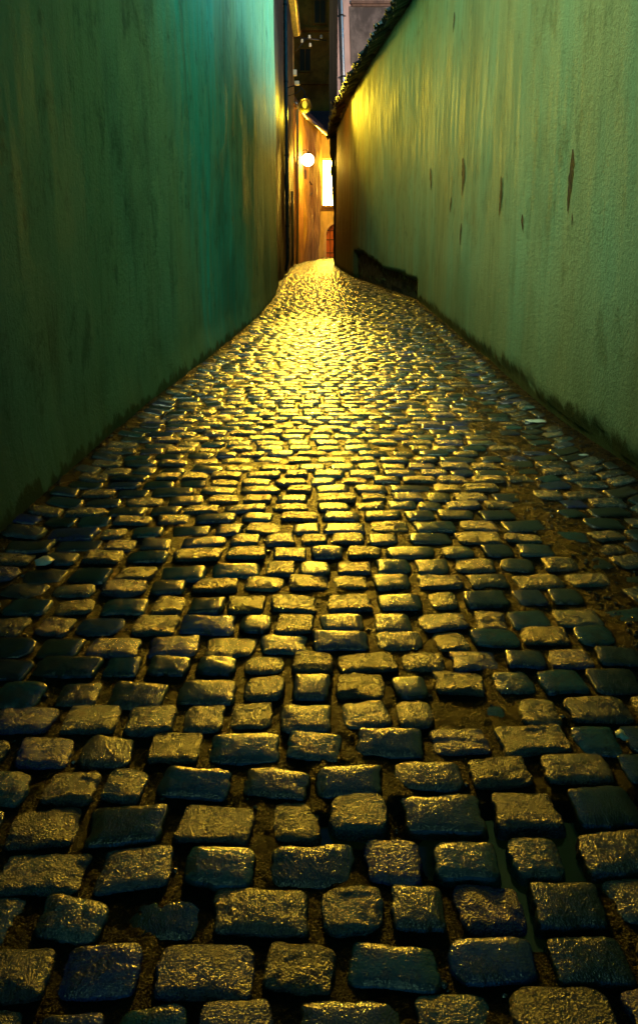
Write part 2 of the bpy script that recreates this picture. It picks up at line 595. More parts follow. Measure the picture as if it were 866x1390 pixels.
VV = []; FF = []; RN = []; GL = []
base = 0
for (ya, yb, nu, nv) in ((-9, 1.1, 43, 31), (1.1, 1.5, 27, 21), (1.5, 3.2, 17, 13), (3.2, 7.5, 11, 9), (7.5, 99, 7, 7)):
    s = S[(S[:, 1] >= ya) & (S[:, 1] < yb)]
    if not len(s):
        continue

    def axis(n):
        t = np.linspace(-1, 1, n)
        return np.sign(t) * (1 - (1 - np.abs(t)) ** 1.45)
    U, W = np.meshgrid(axis(nu), axis(nv))
    U = U.ravel()[None, :]; W = W.ravel()[None, :]
    rinf = np.maximum(np.abs(U), np.abs(W))
    pn = s[:, 10][:, None]
    den = (np.abs(U) ** pn + np.abs(W) ** pn + 1e-9) ** (1 / pn)
    fac = np.where(rinf > 1e-6, rinf / den, 1)
    u = U * fac; w = W * fac
    r = rinf + 0 * s[:, :1]
    seed = (s[:, 8] * 997)[:, None]
    # irregular outline: corners and sides pushed in and out
    thx = np.cos(np.arctan2(w, u)); thy = np.sin(np.arctan2(w, u))
    wob = 1 + 0.085 * r * vnoise(thx * 1.3 + seed, thy * 1.3 + seed * 0.7, 3) + 0.045 * r * vnoise(thx * 4 + seed, thy * 4 - seed, 4)
    lx = u * wob * s[:, 2:3]
    ly = w * wob * s[:, 3:4]
    ly = ly + 0.08 * lx * vnoise(seed, seed * 0.3, 8)                      # wedge shape
    ca, sa = np.cos(s[:, 4:5]), np.sin(s[:, 4:5])
    X = s[:, 0:1] + lx * ca - ly * sa
    Y = s[:, 1:2] + lx * sa + ly * ca
    dome = -(0.0030 + 0.004 * sstep(2.0, 6.0, s[:, 1:2])) * r ** 2.2
    edge = -0.022 * sstep(0.87, 1.0, r) ** 2.2 - 0.0015 * sstep(0.6, 0.92, r)
    rough = 0.4 + 1.2 * s[:, 9:10]
    det = 0.0015 * fbm(X * 30 + seed, Y * 30, 31, 3) * rough + 0.0005 * fbm(X * 95, Y * 95 + seed, 33, 3) * rough
    # cleft faces: a slanted ledge on some stones
    cl = vnoise(X * 14 + seed * 3, Y * 34 + seed, 41)
    det = det + np.where(s[:, 9:10] > 0.55, 0.0014 * sstep(0.0, 0.25, cl), 0)
    Z = s[:, 7:8] + dome + edge + det * (1 - 0.6 * sstep(0.85, 1, r)) + lx * s[:, 5:6] + ly * s[:, 6:7]
    Z = Z + ground_roll(s[:, 0:1], s[:, 1:2]) + 0.9 * (ground_roll(X, Y) - ground_roll(s[:, 0:1], s[:, 1:2]))
    n = nu * nv
    VV.append(np.stack([X, Y, Z], -1).reshape(-1, 3))
    i = (np.arange(nv - 1)[:, None] * nu + np.arange(nu - 1)[None, :]).ravel()
    q = np.stack([i, i + 1, i + nu + 1, i + nu], 1)
    FF.append((q[None] + (np.arange(len(s)) * n)[:, None, None] + base).reshape(-1, 4))
    RN.append(np.repeat(s[:, 8], n)); GL.append(np.repeat(s[:, 9], n))
    base += len(s) * n
pav = link_mesh('cobbled_pavement', np.concatenate(VV), np.concatenate(FF), M_stone, smooth=True,
                attrs={'rnd': np.concatenate(RN), 'gloss': np.concatenate(GL)})
tag(pav, kind='structure')
print('stones', len(S), 'verts', base)

# ------------------------------------------------------------------ loose grit along the gutter and the wall bases
r3 = random.Random(99)
gv = MB()
OCT = [(1, 0, 0), (-1, 0, 0), (0, 1, 0), (0, -1, 0), (0, 0, 1), (0, 0, -1), (.6, .6, .6), (-.6, .6, .6), (.6, -.6, .6), (-.6, -.6, .6)]
OF = [(4, 6, 7), (4, 7, 9), (4, 9, 8), (4, 8, 6), (0, 2, 6), (2, 7, 6), (2, 1, 7), (1, 9, 7), (1, 3, 9), (3, 8, 9), (3, 0, 8), (0, 6, 8), (0, 5, 2), (2, 5, 1), (1, 5, 3), (3, 5, 0)]
pos = []
for i in range(3400):
    k = r3.random()
    yy = 0.6 + 11 * r3.random() ** 1.6
    if k < 0.45:
        xx = float(gutter_x(yy)) + r3.gauss(0, 0.055)
    elif k < 0.62:
        xx = float(xl(yy)) + abs(r3.gauss(0, 0.04))
    elif k < 0.80:
        xx = float(xr(yy)) - abs(r3.gauss(0, 0.04))
    else:
        yy = 0.6 + 2.5 * r3.random(); xx = r3.uniform(float(xl(yy)), float(xr(yy)))
    pos.append((xx, yy))
pos = np.array(pos)
pz = bed_z(pos[:, 0], pos[:, 1]) + ground_roll(pos[:, 0], pos[:, 1])
for (xx, yy), zz in zip(pos, pz):
    sz = r3.uniform(0.0015, 0.0045) * (1 + 0.10 * yy)
    a = r3.uniform(0, 6.28)
    vs = []
    for (vx, vy, vz) in OCT:
        k = r3.uniform(0.75, 1.25) * sz
        vs.append((xx + (vx * math.cos(a) - vy * math.sin(a)) * k * 1.3, yy + (vx * math.sin(a) + vy * math.cos(a)) * k, zz + vz * k * 0.7))
    gv.add(vs, OF)
tag(gv.build('gravel', M_stone), kind='stuff')

# ------------------------------------------------------------------ puddles
qw = NT('puddle_water')
qw.b.inputs['Base Color'].default_value = (0.022, 0.024, 0.005, 1)
qw.b.inputs['Roughness'].default_value = 0.06
qw.b.inputs['IOR'].default_value = 1.33
qw.b.inputs['Specular IOR Level'].default_value = 0.4
pm = MB()
for k, (a, b, ra, rb) in enumerate(PUD):
    n = 40
    zz = float(ground_roll(np.array([a]), np.array([b]))[0]) - 0.0205 + 0.003 * (k > 0)
    ring = []
    for i in range(n):
        th = i / n * 2 * math.pi
        rr = 1.65 + 0.15 * math.sin(3 * th + k) + 0.08 * math.sin(7 * th)
        ring.append((a + ra * rr * math.cos(th), b + rb * rr * math.sin(th), zz))
    pm.add([(a, b, zz)] + ring, [(0, 1 + i, 1 + (i + 1) % n) for i in range(n)])
tag(pm.build('puddle_water', qw.m), kind='structure')


# ------------------------------------------------------------------ alley walls
def curved_wall(name, xf, y0, y1, h, side, mat, disp, thick=0.4, step=0.05, hstep=0.06, taper=0.0, parent=None):
    """front face as a displaced grid along the plan curve, closed by a plain back; side=+1: body lies towards +x"""
    ny = int((y1 - y0) / step) + 1; nh = int(h / hstep) + 1
    ys = np.linspace(y0, y1, ny); hs = np.linspace(-0.06, h, nh)
    Yg, Hg = np.meshgrid(ys, hs, indexing='ij')
    d = disp(Yg, Hg)
    X = xf(Yg) + side * (taper * Hg) + side * d
    front = np.stack([X, Yg, Hg], -1).reshape(-1, 3)
    Xb = xf(Yg[:, [0, -1]]) + side * thick
    back = np.stack([Xb, Yg[:, [0, -1]], Hg[:, [0, -1]]], -1).reshape(-1, 3)
    i = (np.arange(ny - 1)[:, None] * nh + np.arange(nh - 1)[None, :]).ravel()
    f = np.stack([i, i + nh, i + nh + 1, i + 1], 1)
    nb = len(front)
    j = np.arange(ny - 1)
    bb = nb + j * 2
    backf = np.stack([bb, bb + 1, bb + 3, bb + 2], 1)
    topf = np.stack([j * nh + nh - 1, (j + 1) * nh + nh - 1, bb + 3, bb + 1], 1)
    k = np.arange(nh - 1)
    # ends: fan of quads towards the back edge
    faces = [f, backf, topf]
    e = []
    for c, b0 in ((0, nb), ((ny - 1) * nh, nb + (ny - 1) * 2)):
        e.append(np.stack([c + k, c + k + 1, np.full_like(k, b0 + 1), np.full_like(k, b0)], 1)[-1:])
    allf = np.concatenate(faces)
    verts = np.concatenate([front, back])
    uv = np.stack([verts[:, 1], verts[:, 2]], 1)
    # end caps as n-gons
    me_faces = [tuple(r) for r in allf.tolist()]
    me_faces.append(tuple(range(0, nh)) + (nb + 1, nb))
    c = (ny - 1) * nh; b0 = nb + (ny - 1) * 2
    me_faces.append(tuple(range(c, c + nh)) + (b0 + 1, b0))
    o = link_mesh(name, verts, me_faces, mat, parent, smooth=False, uv=uv)
    sm = np.ones(len(me_faces), bool); sm[len(f):] = False
    o.data.polygons.foreach_set('use_smooth', sm)
    return o


def disp_left(Y, Hh):
    return 0.035 * fbm(Y * 0.5, Hh * 0.35, 51, 3) + 0.006 * fbm(Y * 4, Hh * 1.6, 55, 3) - 0.02 * (1 - sstep(0.0, 0.25, Hh + 0.08 * fbm(Y * 3, Hh * 3, 57, 2)))


def recess_top(Y):
    # ragged upper edge of the fallen plaster: high at the far end, lower towards the camera
    return np.interp(Y, [9.6, 10.2, 10.6, 12.4, 14.0, 15.2, 15.8], [0.33, 0.31, 0.34, 0.40, 0.55, 0.66, 0.62]) + 0.03 * fbm(Y * 5, Y * 0, 71, 3)


def disp_right(Y, Hh):
    d = 0.030 * fbm(Y * 0.30, Hh * 0.25, 61, 2) + 0.0020 * fbm(Y * 3.5, Hh * 1.5, 65, 3)
    low = 1 - sstep(0.05, 0.11, Hh - 0.07 * fbm(Y * 4, Y * 0.3, 68, 4))
    d = d + 0.022 * low
    inside = (Y > 9.62) & (Y < 15.9) & (Hh < recess_top(Y))
    return d + np.where(inside, 0.11 + 0.03 * fbm(Y * 6, Hh * 6, 73, 3), 0)


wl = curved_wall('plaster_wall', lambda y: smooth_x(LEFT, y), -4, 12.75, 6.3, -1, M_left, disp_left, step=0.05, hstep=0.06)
tag(wl, 'tall dark green plaster wall with a streak of teal light painted in, lining the left of the alley', 'wall')

wr = empty('plaster_wall', (1.3, 0, 0))
WH = 4.25
face = curved_wall('wall_face', lambda y: smooth_x(RIGHT, y), -4, 23.2, WH, 1, M_right, disp_right, step=0.05, hstep=0.05)
rel(face, wr)
tag(wr, 'long pale green plaster wall bending left, topped by dark roof tiles', 'wall')


def right_surface(Y, Hh, off=0.004):
    return (float(smooth_x(RIGHT, Y)) + float(disp_right(np.array([Y]), np.array([Hh]))[0]) - off, Y, Hh)


# dark bare masonry seen in the hole where the plaster has fallen
def wall_hit(px, py, P=RIGHT):
    best = None
    for Y in np.linspace(1.2, 23, 900):
        X, _, Z = pt(px, py, Y)
        e = abs(X - float(smooth_x(P, Y)))
        if best is None or e < best[0]:
            best = (e, Y, Z)
    return best[1], best[2]


nb_ = 60
mv = []; mf = []
for i in range(nb_ + 1):
    Y = 9.66 + (15.86 - 9.66) * i / nb_
    tz = float(recess_top(np.array([Y]))[0])
    for k in range(7):
        hz = -0.04 + (tz + 0.0) * k / 6
        x = float(smooth_x(RIGHT, Y)) + float(disp_right(np.array([Y]), np.array([min(hz, tz - 0.02)]))[0]) - 0.012 + 0.012 * random.random()
        mv.append((x, Y, hz))
for i in range(nb_):
    for k in range(6):
        a = i * 7 + k
        mf.append((a, a + 7, a + 8, a + 1))
M_masonry = simple('damp_masonry', (0.050, 0.038, 0.016), 0.6, 0.7, 6, 1.0, 14, streak=0.8, dist=0.04)
o = link_mesh('exposed_masonry', mv, mf, M_masonry)
rel(o, wr)
o['label'] = 'dark hollow where plaster has fallen off low on the wall'

# bare slashes where the paint has peeled
def slash(cx_, cy_, w_, h_, seed):
    r2 = random.Random(seed)
    Y, Z = wall_hit(cx_, cy_)
    Y2, Z2 = wall_hit(cx_ + w_, cy_)
    _, Zt = wall_hit(cx_, cy_ - h_ / 2)
    _, Zb = wall_hit(cx_, cy_ + h_ / 2)
    hw = abs(Y2 - Y) * 0.36
    n = 14
    left = []; right = []
    for i in range(n + 1):
        t = i / n
        z = Zb + (Zt - Zb) * t
        prof = (math.sin(math.pi * min(1, t * 0.9 + 0.05))) ** 0.7 * (0.45 + 0.55 * t)
        c = Y + hw * 0.4 * math.sin(t * 4 + seed)
        left.append((c - hw * prof * r2.uniform(0.7, 1.2), z)); right.append((c + hw * prof * r2.uniform(0.7, 1.2), z))
    vs = [right_surface(a, b, 0.005) for a, b in left] + [right_surface(a, b, 0.005) for a, b in right]
    fs = [(i, i + 1, n + 2 + i, n + 1 + i) for i in range(n)]
    rel(link_mesh('peeled_patch', vs, fs, M_bare), wr)


for (a, b, c, d, s_) in ((774, 245, 11, 82, 1), (678, 266, 6, 52, 2), (627, 240, 8, 50, 3), (584, 243, 4, 30, 4), (708, 302, 5, 22, 5),
                         (625, 318, 3, 30, 6), (611, 278, 3, 20, 7), (614, 30, 3, 24, 8), (775, 298, 3, 18, 9)):
    slash(a, b, c, d, s_)

# coping of overlapping clay tiles, projecting over the alley
cp = MB()
Y = -3.9
while Y < 23.0:
    for course in range(3):
        x0 = float(smooth_x(RIGHT, Y))
        tl = 0.38 + random.gauss(0, 0.02)
        slope = math.radians(31 + random.gauss(0, 3))
        out = -0.30 + course * 0.20 + random.gauss(0, 0.03)
        zb = WH - 0.08 + course * 0.135 + random.gauss(0, 0.014)
        yaw = random.gauss(0, 0.10)
        n = 7
        vs = []
        yc = Y + (0.085 if course == 1 else 0) + random.gauss(0, 0.008)
        for end in (0, 1):
            for rr in (0.088 - 0.012 * end, 0.074 - 0.012 * end):
                for k in range(n):
                    a = math.pi * k / (n - 1)
                    ly = -rr * math.cos(a); lz = rr * math.sin(a) * 0.75
                    lx = end * tl
                    X = x0 + out + lx * math.cos(slope) - lz * math.sin(slope)
                    vs.append((X, yc + ly + yaw * lx, zb + lx * math.sin(slope) + lz * math.cos(slope)))
        fs = []
        for k in range(n - 1):
            fs.append((k, k + 1, 2 * n + k + 1, 2 * n + k))
            fs.append((n + k, 3 * n + k, 3 * n + k + 1, n + k + 1))
            fs.append((k, n + k, n + k + 1, k + 1))
            fs.append((2 * n + k, 2 * n + k + 1, 3 * n + k + 1, 3 * n + k))
        cp.add(vs, fs)
        # channel tile under it, upside down
        if course == 0:
            vs2 = []
            for end in (0, 1):
                for rr in (0.085, 0.070):
                    for k in range(n):
                        a = math.pi * k / (n - 1)
                        lx = end * tl
                        X = x0 + out + 0.02 + lx * math.cos(slope)
                        vs2.append((X, yc + 0.085 - rr * math.cos(a), zb + 0.01 + lx * math.sin(slope) - rr * math.sin(a) * 0.7))
            cp.add(vs2, fs)
    Y += 0.17
o = cp.build('tile_coping', M_tile, smooth=False)
rel(o, wr)
# mortar bed closing the top of the wall below the tiles
mb = MB()
ysm = np.linspace(-3.95, 23.15, 110)
vs = []
for yv in ysm:
    x0 = float(smooth_x(RIGHT, yv))
    vs += [(x0 - 0.10, yv, WH + 0.001), (x0 + 0.36, yv, WH + 0.001), (x0 + 0.40, yv, WH + 0.24), (x0 + 0.02, yv, WH + 0.06)]
fs = []
for i in range(len(ysm) - 1):
    for k in range(4):
        a = i * 4
        fs.append((a + k, a + 4 + k, a + 4 + (k + 1) % 4, a + (k + 1) % 4))
mb.add(vs, fs)
rel(mb.build('coping_mortar', M_tile), wr)

# ------------------------------------------------------------------ brown house on the left beyond the wall
def face_grid(p, q, z0, z1, amp, seed, thick, ds=0.12, edge=None):
    """displaced upright face from plan point p to q with body behind (to the left of p->q)"""
    L = math.hypot(q[0] - p[0], q[1] - p[1])
    tx, ty = (q[0] - p[0]) / L, (q[1] - p[1]) / L
    nx_, ny_ = -ty, tx
    ns = max(2, int(L / ds) + 1); nh = max(2, int((z1 - z0) / ds) + 1)
    vs = []; fs = []
    for i in range(ns):
        for k in range(nh):
            s_ = L * i / (ns - 1); z = z0 + (z1 - z0) * k / (nh - 1)
            d = amp * float(fbm(np.array([s_ * 1.3 + seed]), np.array([z * 0.7]), seed, 3)[0])
            if i in (0, ns - 1):
                d = max(d, 0) * 0.3
            ee = 0
            if edge and i == ns - 1:
                ee = float(np.interp(z, [e[0] for e in edge], [e[1] for e in edge]))
            vs.append((p[0] + tx * (s_ + ee) + nx_ * d, p[1] + ty * (s_ + ee) + ny_ * d, z))
    for i in range(ns - 1):
        for k in range(nh - 1):
            a = i * nh + k
            fs.append((a, a + nh, a + nh + 1, a + 1))
    b = len(vs)
    for (s_, z) in ((0, z0), (0, z1), (L, z1), (L, z0)):
        vs.append((p[0] + tx * s_ + nx_ * thick, p[1] + ty * s_ + ny_ * thick, z))
    fs.append((b, b + 1, b + 2, b + 3))
    fs.append(tuple(i * nh + nh - 1 for i in range(ns)) + (b + 2, b + 1))
    fs.append(tuple(range(nh)) + (b + 1, b))
    fs.append(tuple((ns - 1) * nh + k for k in range(nh)) + (b + 2, b + 3))
    return vs, fs


bh = empty('brown_house', (-0.9, 18, 0))
vs, fs = face_grid((-0.84, 12.80), (-0.88, 24.2), -0.05, 7.55, 0.05, 3, 2.5)
rel(link_mesh('wall', vs, fs, M_brown), bh)
m = MB()
m.tube([(-0.85, 17.2, 0.1), (-0.80, 17.2, 0.35), (-0.80, 17.2, 7.3), (-0.70, 17.2, 7.55)], 0.045, 12)
dp = m.build('drainpipe', M_pipe, smooth=True); rel(dp, bh)
for z in (1.2, 2.9, 4.6, 6.3):
    cb = MB().tube([(-0.80, 17.2, z), (-0.80, 17.2, z + 0.05)], 0.056, 12).build('pipe_clamp', M_iron); cb.parent = dp
m = MB()
m.tube([(-0.83, 20.6, 0.1), (-0.80, 20.6, 0.3), (-0.80, 20.6, 2.3)], 0.035, 10)
rel(m.build('cable_conduit', M_pipe, smooth=True), bh)
# half-round gutter with its joints, and the roof over it
m = MB()
n = 10
ys_ = np.arange(12.9, 24.25, 0.42)
for i in range(len(ys_) - 1):
    rr = 0.080 if i % 2 else 0.086
    vs = []
    for yy in (ys_[i], ys_[i + 1] + 0.01):
        for k in range(n):
            a = math.pi + math.pi * k / (n - 1)
            vs.append((-0.70 + rr * math.cos(a), yy, 7.68 + rr * math.sin(a)))
    m.add(vs, [(k, k + 1, n + k + 1, n + k) for k in range(n - 1)])
rel(m.build('gutter', simple('old_copper_gutter', (0.5, 0.36, 0.10), 0.4, 0.3, 6, 0.2, 20, metallic=0.3, dist=0.003), smooth=True), bh)
m = MB()
m.add([(-0.66, 12.8, 7.70), (-0.66, 24.25, 7.70), (-3.0, 24.25, 9.3), (-3.0, 12.8, 9.3), (-0.66, 12.8, 7.76), (-0.66, 24.25, 7.76), (-3.0, 24.25, 9.37), (-3.0, 12.8, 9.37)],
      [(0, 1, 2, 3), (4, 7, 6, 5), (0, 4, 5, 1), (1, 5, 6, 2), (3, 7, 4, 0), (2, 6, 7, 3)])
m.box((-0.89, 12.9, 7.56), (-0.70, 24.2, 7.60))
rel(m.build('roof', M_tile), bh)
tag(bh, 'narrow dark brown house side with a drainpipe, past the end of the green wall', 'house')

# orange corner of the next house, its eave falling away to the right
ch = empty('ochre_house', (-0.8, 25.6, 0))
vs, fs = face_grid((-0.885, 24.25), (-0.60, 27.0), -0.05, 5.5, 0.05, 9, 1.5)
rel(link_mesh('wall', vs, fs, M_orange), ch)
m = MB(); m.obox((-1.0, 24.24), (-0.86, 24.24), 0.12, 5.5, 7.6); rel(m.build('chimney_breast', M_orange), ch)
m = MB(); m.obox((-0.83, 24.35), (-0.50, 27.05), 0.5, 5.5, 5.62); m.obox((-0.90, 24.30), (-0.58, 27.0), 0.9, 5.625, 5.78)
rel(m.build('roof', M_tile), ch)
m = MB(); m.tube([(-0.79, 24.32, 5.48), (-0.48, 27.1, 5.48)], 0.065, 10)
rel(m.build('gutter', M_zinc, smooth=True), ch)
m = MB(); m.tube([(-0.80, 24.9, 0.0), (-0.76, 24.9, 5.4)], 0.05, 10)
rel(m.build('downpipe', simple('yellow_lit_pipe', (0.62, 0.45, 0.14), 0.4, 0.2, 5, 0.1, 20, dist=0.002), smooth=True), ch)
tag(ch, 'bright orange and yellow house corner beside the white lamp', 'house')

rh = empty('rough_house', (-0.3, 28.8, 0))
vs, fs = face_grid((-0.59, 27.05), (0.12, 31.0), -0.05, 5.55, 0.14, 14, 2.0, 0.1,
                   edge=[(0, -0.9), (0.8, -0.65), (1.6, -0.35), (2.4, -0.05), (3.5, 0.0), (5.6, 0)])
rel(link_mesh('wall', vs, fs, M_rough), rh)
# broken patch of darker stone in the plaster
pts_ = [pt(*p, 28.2) for p in ((416, 233), (419, 245), (424, 250), (425, 257), (421, 266), (417, 262), (416, 250))]
def on_rough(x, z, off):
    t = (x + 0.59) / 0.71
    return (x - off, 27.05 + 3.95 * t - off * 2, z)
pv = [on_rough(p[0], p[2], 0.07) for p in pts_]
pv2 = [on_rough(p[0], p[2], -0.02) for p in pts_]
k = len(pv)
rel(link_mesh('stone_patch', pv + pv2, [tuple(range(k))] + [(i, (i + 1) % k, k + (i + 1) % k, k + i) for i in range(k)], M_worn), rh)
m = MB(); m.obox((-0.50, 27.1), (0.30, 31.3), 0.6, 5.55, 5.68); m.obox((-0.56, 27.1), (0.2, 31.3), 0.9, 5.685, 5.85)
rel(m.build('roof', M_tile), rh)
m = MB(); m.tube([(-0.47, 27.15, 5.50), (0.34, 31.2, 5.50)], 0.07, 10)
rel(m.build('gutter', M_zinc, smooth=True), rh)
tag(rh, 'rough ochre house wall with broken plaster behind the lit lamp', 'house')

# end house with arch and lit window
eh = empty('arch_house', (1.2, 34, 0))
YE = 34.0
W0, W1 = 0.14, 1.05      # window
WZ0, WZ1 = 2.55, 4.75
AC, AR, ASP = 0.92, 0.55, 1.12    # arch centre, radius, springing
m = MB()
def fr(x0, z0, x1, z1):
    m.box((x0, YE, z0), (x1, YE + 0.35, z1))
fr(-0.9, -0.05, AC - AR, WZ0); fr(AC + AR, -0.05, 4.0, WZ0)
na = 16
prev = None
for i in range(na + 1):
    a = math.pi - math.pi * i / na
    p = (AC + AR * math.cos(a), ASP + AR * math.sin(a))
    if prev:
        m.add([(prev[0], YE, prev[1]), (p[0], YE, p[1]), (p[0], YE, WZ0), (prev[0], YE, WZ0),
               (prev[0], YE + 0.35, prev[1]), (p[0], YE + 0.35, p[1]), (p[0], YE + 0.35, WZ0), (prev[0], YE + 0.35, WZ0)],
              [(0, 1, 2, 3), (0, 4, 5, 1), (4, 7, 6, 5)])
    prev = p
fr(-0.9, WZ0, W0, WZ1); fr(W1, WZ0, 4.0, WZ1); fr(-0.9, WZ1, 4.0, 5.9)
m.box((W0 - 0.1, YE + 0.36, WZ0 - 0.1), (W1 + 0.1, YE + 0.6, WZ1 + 0.1))  # unseen backing added to keep window light off the tall building
rel(m.build('wall', M_end), eh)
m = MB(); m.box((AC - AR - 0.02, YE + 0.22, 0), (AC + AR + 0.02, YE + 0.28, 1.75))
door = m.build('arched_door', M_door); rel(door, eh)
m = MB()
for z in (0.2, 0.85, 1.3):
    m.box((AC - AR, YE + 0.195, z), (AC + AR, YE + 0.218, z + 0.05))
for x in (0.55, 0.92, 1.25):
    m.box((x, YE + 0.19, 0), (x + 0.03, YE + 0.194, 1.7))
b_ = m.build('batten', M_wood); b_.parent = door
m = MB()
prev = None
for i in range(na + 1):
    a = math.pi - math.pi * i / na
    c_, s_ = math.cos(a), math.sin(a)
    p = [(AC + (AR + 0.003) * c_, ASP + (AR + 0.003) * s_), (AC + (AR + 0.13) * c_, ASP + (AR + 0.13) * s_)]
    if prev:
        vs = [(prev[0][0], YE - 0.05, prev[0][1]), (p[0][0], YE - 0.05, p[0][1]), (p[1][0], YE - 0.05, p[1][1]), (prev[1][0], YE - 0.05, prev[1][1])]
        vs += [(v[0], YE - 0.002, v[2]) for v in vs]
        m.add(vs, [(0, 1, 2, 3), (3, 2, 6, 7), (0, 4, 5, 1)])
    prev = p
m.box((AC - AR - 0.13, YE - 0.05, 0), (AC - AR - 0.003, YE - 0.002, ASP))
rel(m.build('arch_surround', simple('bright_arch_render', (0.75, 0.6, 0.25), 0.6, 0.2, 4, 0.2, 20, dist=0.01)), eh)
m = MB(); m.box((W0 - 0.1, YE - 0.10, 2.40), (2.4, YE - 0.003, 2.53)); m.box((W0 - 0.06, YE - 0.06, 2.30), (2.4, YE - 0.004, 2.397))
rel(m.build('sill', M_wood), eh)
win = MB().box((W0, YE + 0.20, WZ0), (W1, YE + 0.22, WZ1)).build('window', M_window); rel(win, eh)
m = MB(); m.box((W0, YE + 0.14, WZ0), (W0 + 0.06, YE + 0.195, WZ1)); m.box((W0 + 0.06, YE + 0.14, WZ1 - 0.06), (W1, YE + 0.195, WZ1)); m.box((W1 - 0.06, YE + 0.14, WZ0), (W1, YE + 0.195, WZ1 - 0.06)); m.box((0.70, YE + 0.14, WZ0), (0.74, YE + 0.195, WZ1 - 0.06))
fo = m.build('frame', simple('pale_frame', (0.7, 0.6, 0.35), 0.5, 0.1, 5, 0.0)); fo.parent = win
m = MB(); m.box((-1.0, YE - 0.35, 5.9), (4.1, YE + 0.5, 6.0))
m.add([(-1.0, YE - 0.35, 6.003), (4.1, YE - 0.35, 6.003), (4.1, YE + 2.5, 7.4), (-1.0, YE + 2.5, 7.4)], [(0, 1, 2, 3)])
rel(m.build('roof', M_tile), eh)
tag(eh, 'yellow house closing the alley, arched orange door under a glowing white window', 'house')

# tall dark building behind everything
tb = empty('tall_building', (0, 40, 0))
m = MB()
m.box((-7, 39, -0.05), (7, 46, 17))
rel(m.build('wall', M_darkstone), tb)
m = MB()
for zz in (6.6, 9.2, 11.9, 14.4):
    m.box((-7.05, 38.86, zz), (7.05, 38.997, zz + 0.16))
rel(m.build('string_course', M_darkstone), tb)
for (xw, zw) in ((-0.75, 7.3), (-0.75, 9.9), (0.05, 12.3), (1.6, 9.9), (-2.2, 9.9)):
    w_ = MB().box((xw - 0.28, 38.93, zw), (xw + 0.28, 38.996, zw + 1.1)).build('window', simple('dark_pane', (0.02, 0.018, 0.008), 0.6, 0.2, 3, 0, spec=0.05)); rel(w_, tb)
    m = MB()
    m.box((xw - 0.36, 38.90, zw - 0.08), (xw + 0.36, 38.992, zw - 0.003)); m.box((xw - 0.34, 38.90, zw + 1.103), (xw + 0.34, 38.992, zw + 1.18))
    m.box((xw - 0.34, 38.90, zw), (xw - 0.283, 38.99, zw + 1.1)); m.box((xw + 0.283, 38.90, zw), (xw + 0.34, 38.99, zw + 1.1)); m.box((xw - 0.02, 38.90, zw), (xw + 0.02, 38.928, zw + 1.1))
    f_ = m.build('frame', M_darkstone); f_.parent = w_
m = MB(); m.add([(-7.4, 38.5, 17), (7.4, 38.5, 17), (7.4, 42.5, 20), (-7.4, 42.5, 20), (7.4, 46.5, 17), (-7.4, 46.5, 17)], [(0, 1, 2, 3), (3, 2, 4, 5), (0, 3, 5), (1, 4, 2), (0, 5, 4, 1)])
rel(m.build('roof', M_tile), tb)
tag(tb, 'tall dark olive stone building rising behind the lit houses', 'building')

# ------------------------------------------------------------------ dark narrow house at the end of the right wall
ph = empty('dark_house', (0.6, 24, 0))
prof = [(-0.05, 0.52), (0.5, 0.50), (1.2, 0.49), (1.8, 0.50), (2.2, 0.45), (2.9, 0.42), (3.1, 0.36), (3.4, 0.42), (3.7, 0.36), (4.5, 0.345), (6.0, 0.335), (8, 0.33), (12, 0.325)]
m = MB()
zs = np.concatenate([np.arange(-0.05, 4.6, 0.15), np.arange(4.6, 12, 0.6)])
vs = []
for z in zs:
    x0 = float(np.interp(z, [p[0] for p in prof], [p[1] for p in prof])) + 0.008 * random.gauss(0, 1)
    x1 = 0.62 + 0.010 * max(0, 6 - z) * 0
    vs += [(x0, 23.25, z), (0.60, 23.22, z), (0.602, 23.5, z), (0.60, 25.2, z), (x0 + 0.12, 25.2, z)]
fs = []
for i in range(len(zs) - 1):
    for k in range(5):
        a = i * 5
        fs.append((a + k, a + (k + 1) % 5, a + 5 + (k + 1) % 5, a + 5 + k))
fs.append(tuple((len(zs) - 1) * 5 + k for k in range(5)))
m.add(vs, fs)
rel(m.build('wall', M_pillar), ph)
m = MB()
m.tube([(0.60, 23.17, 0.1), (0.61, 23.17, 2.0), (0.60, 23.17, 4.4)], 0.022, 8)
m.tube([(0.54, 23.19, 2.3), (0.55, 23.19, 4.2)], 0.012, 8)
cab = m.build('cable', M_pipe, smooth=True); rel(cab, ph)
for z in (2.45, 2.95, 3.4, 3.9):
    c2 = MB().box((0.575, 23.12, z), (0.635, 23.145, z + 0.05)).build('clip', M_zinc); c2.parent = cab
tag(ph, 'narrow dark olive house end where the tiled wall stops', 'house')

# pink house seen above the tiles
pk = empty('pink_house', (2, 24.5, 0))
m = MB(); m.box((0.62, 24.05, -0.05), (6.5, 28, 12)); rel(m.build('wall', M_pink), pk)
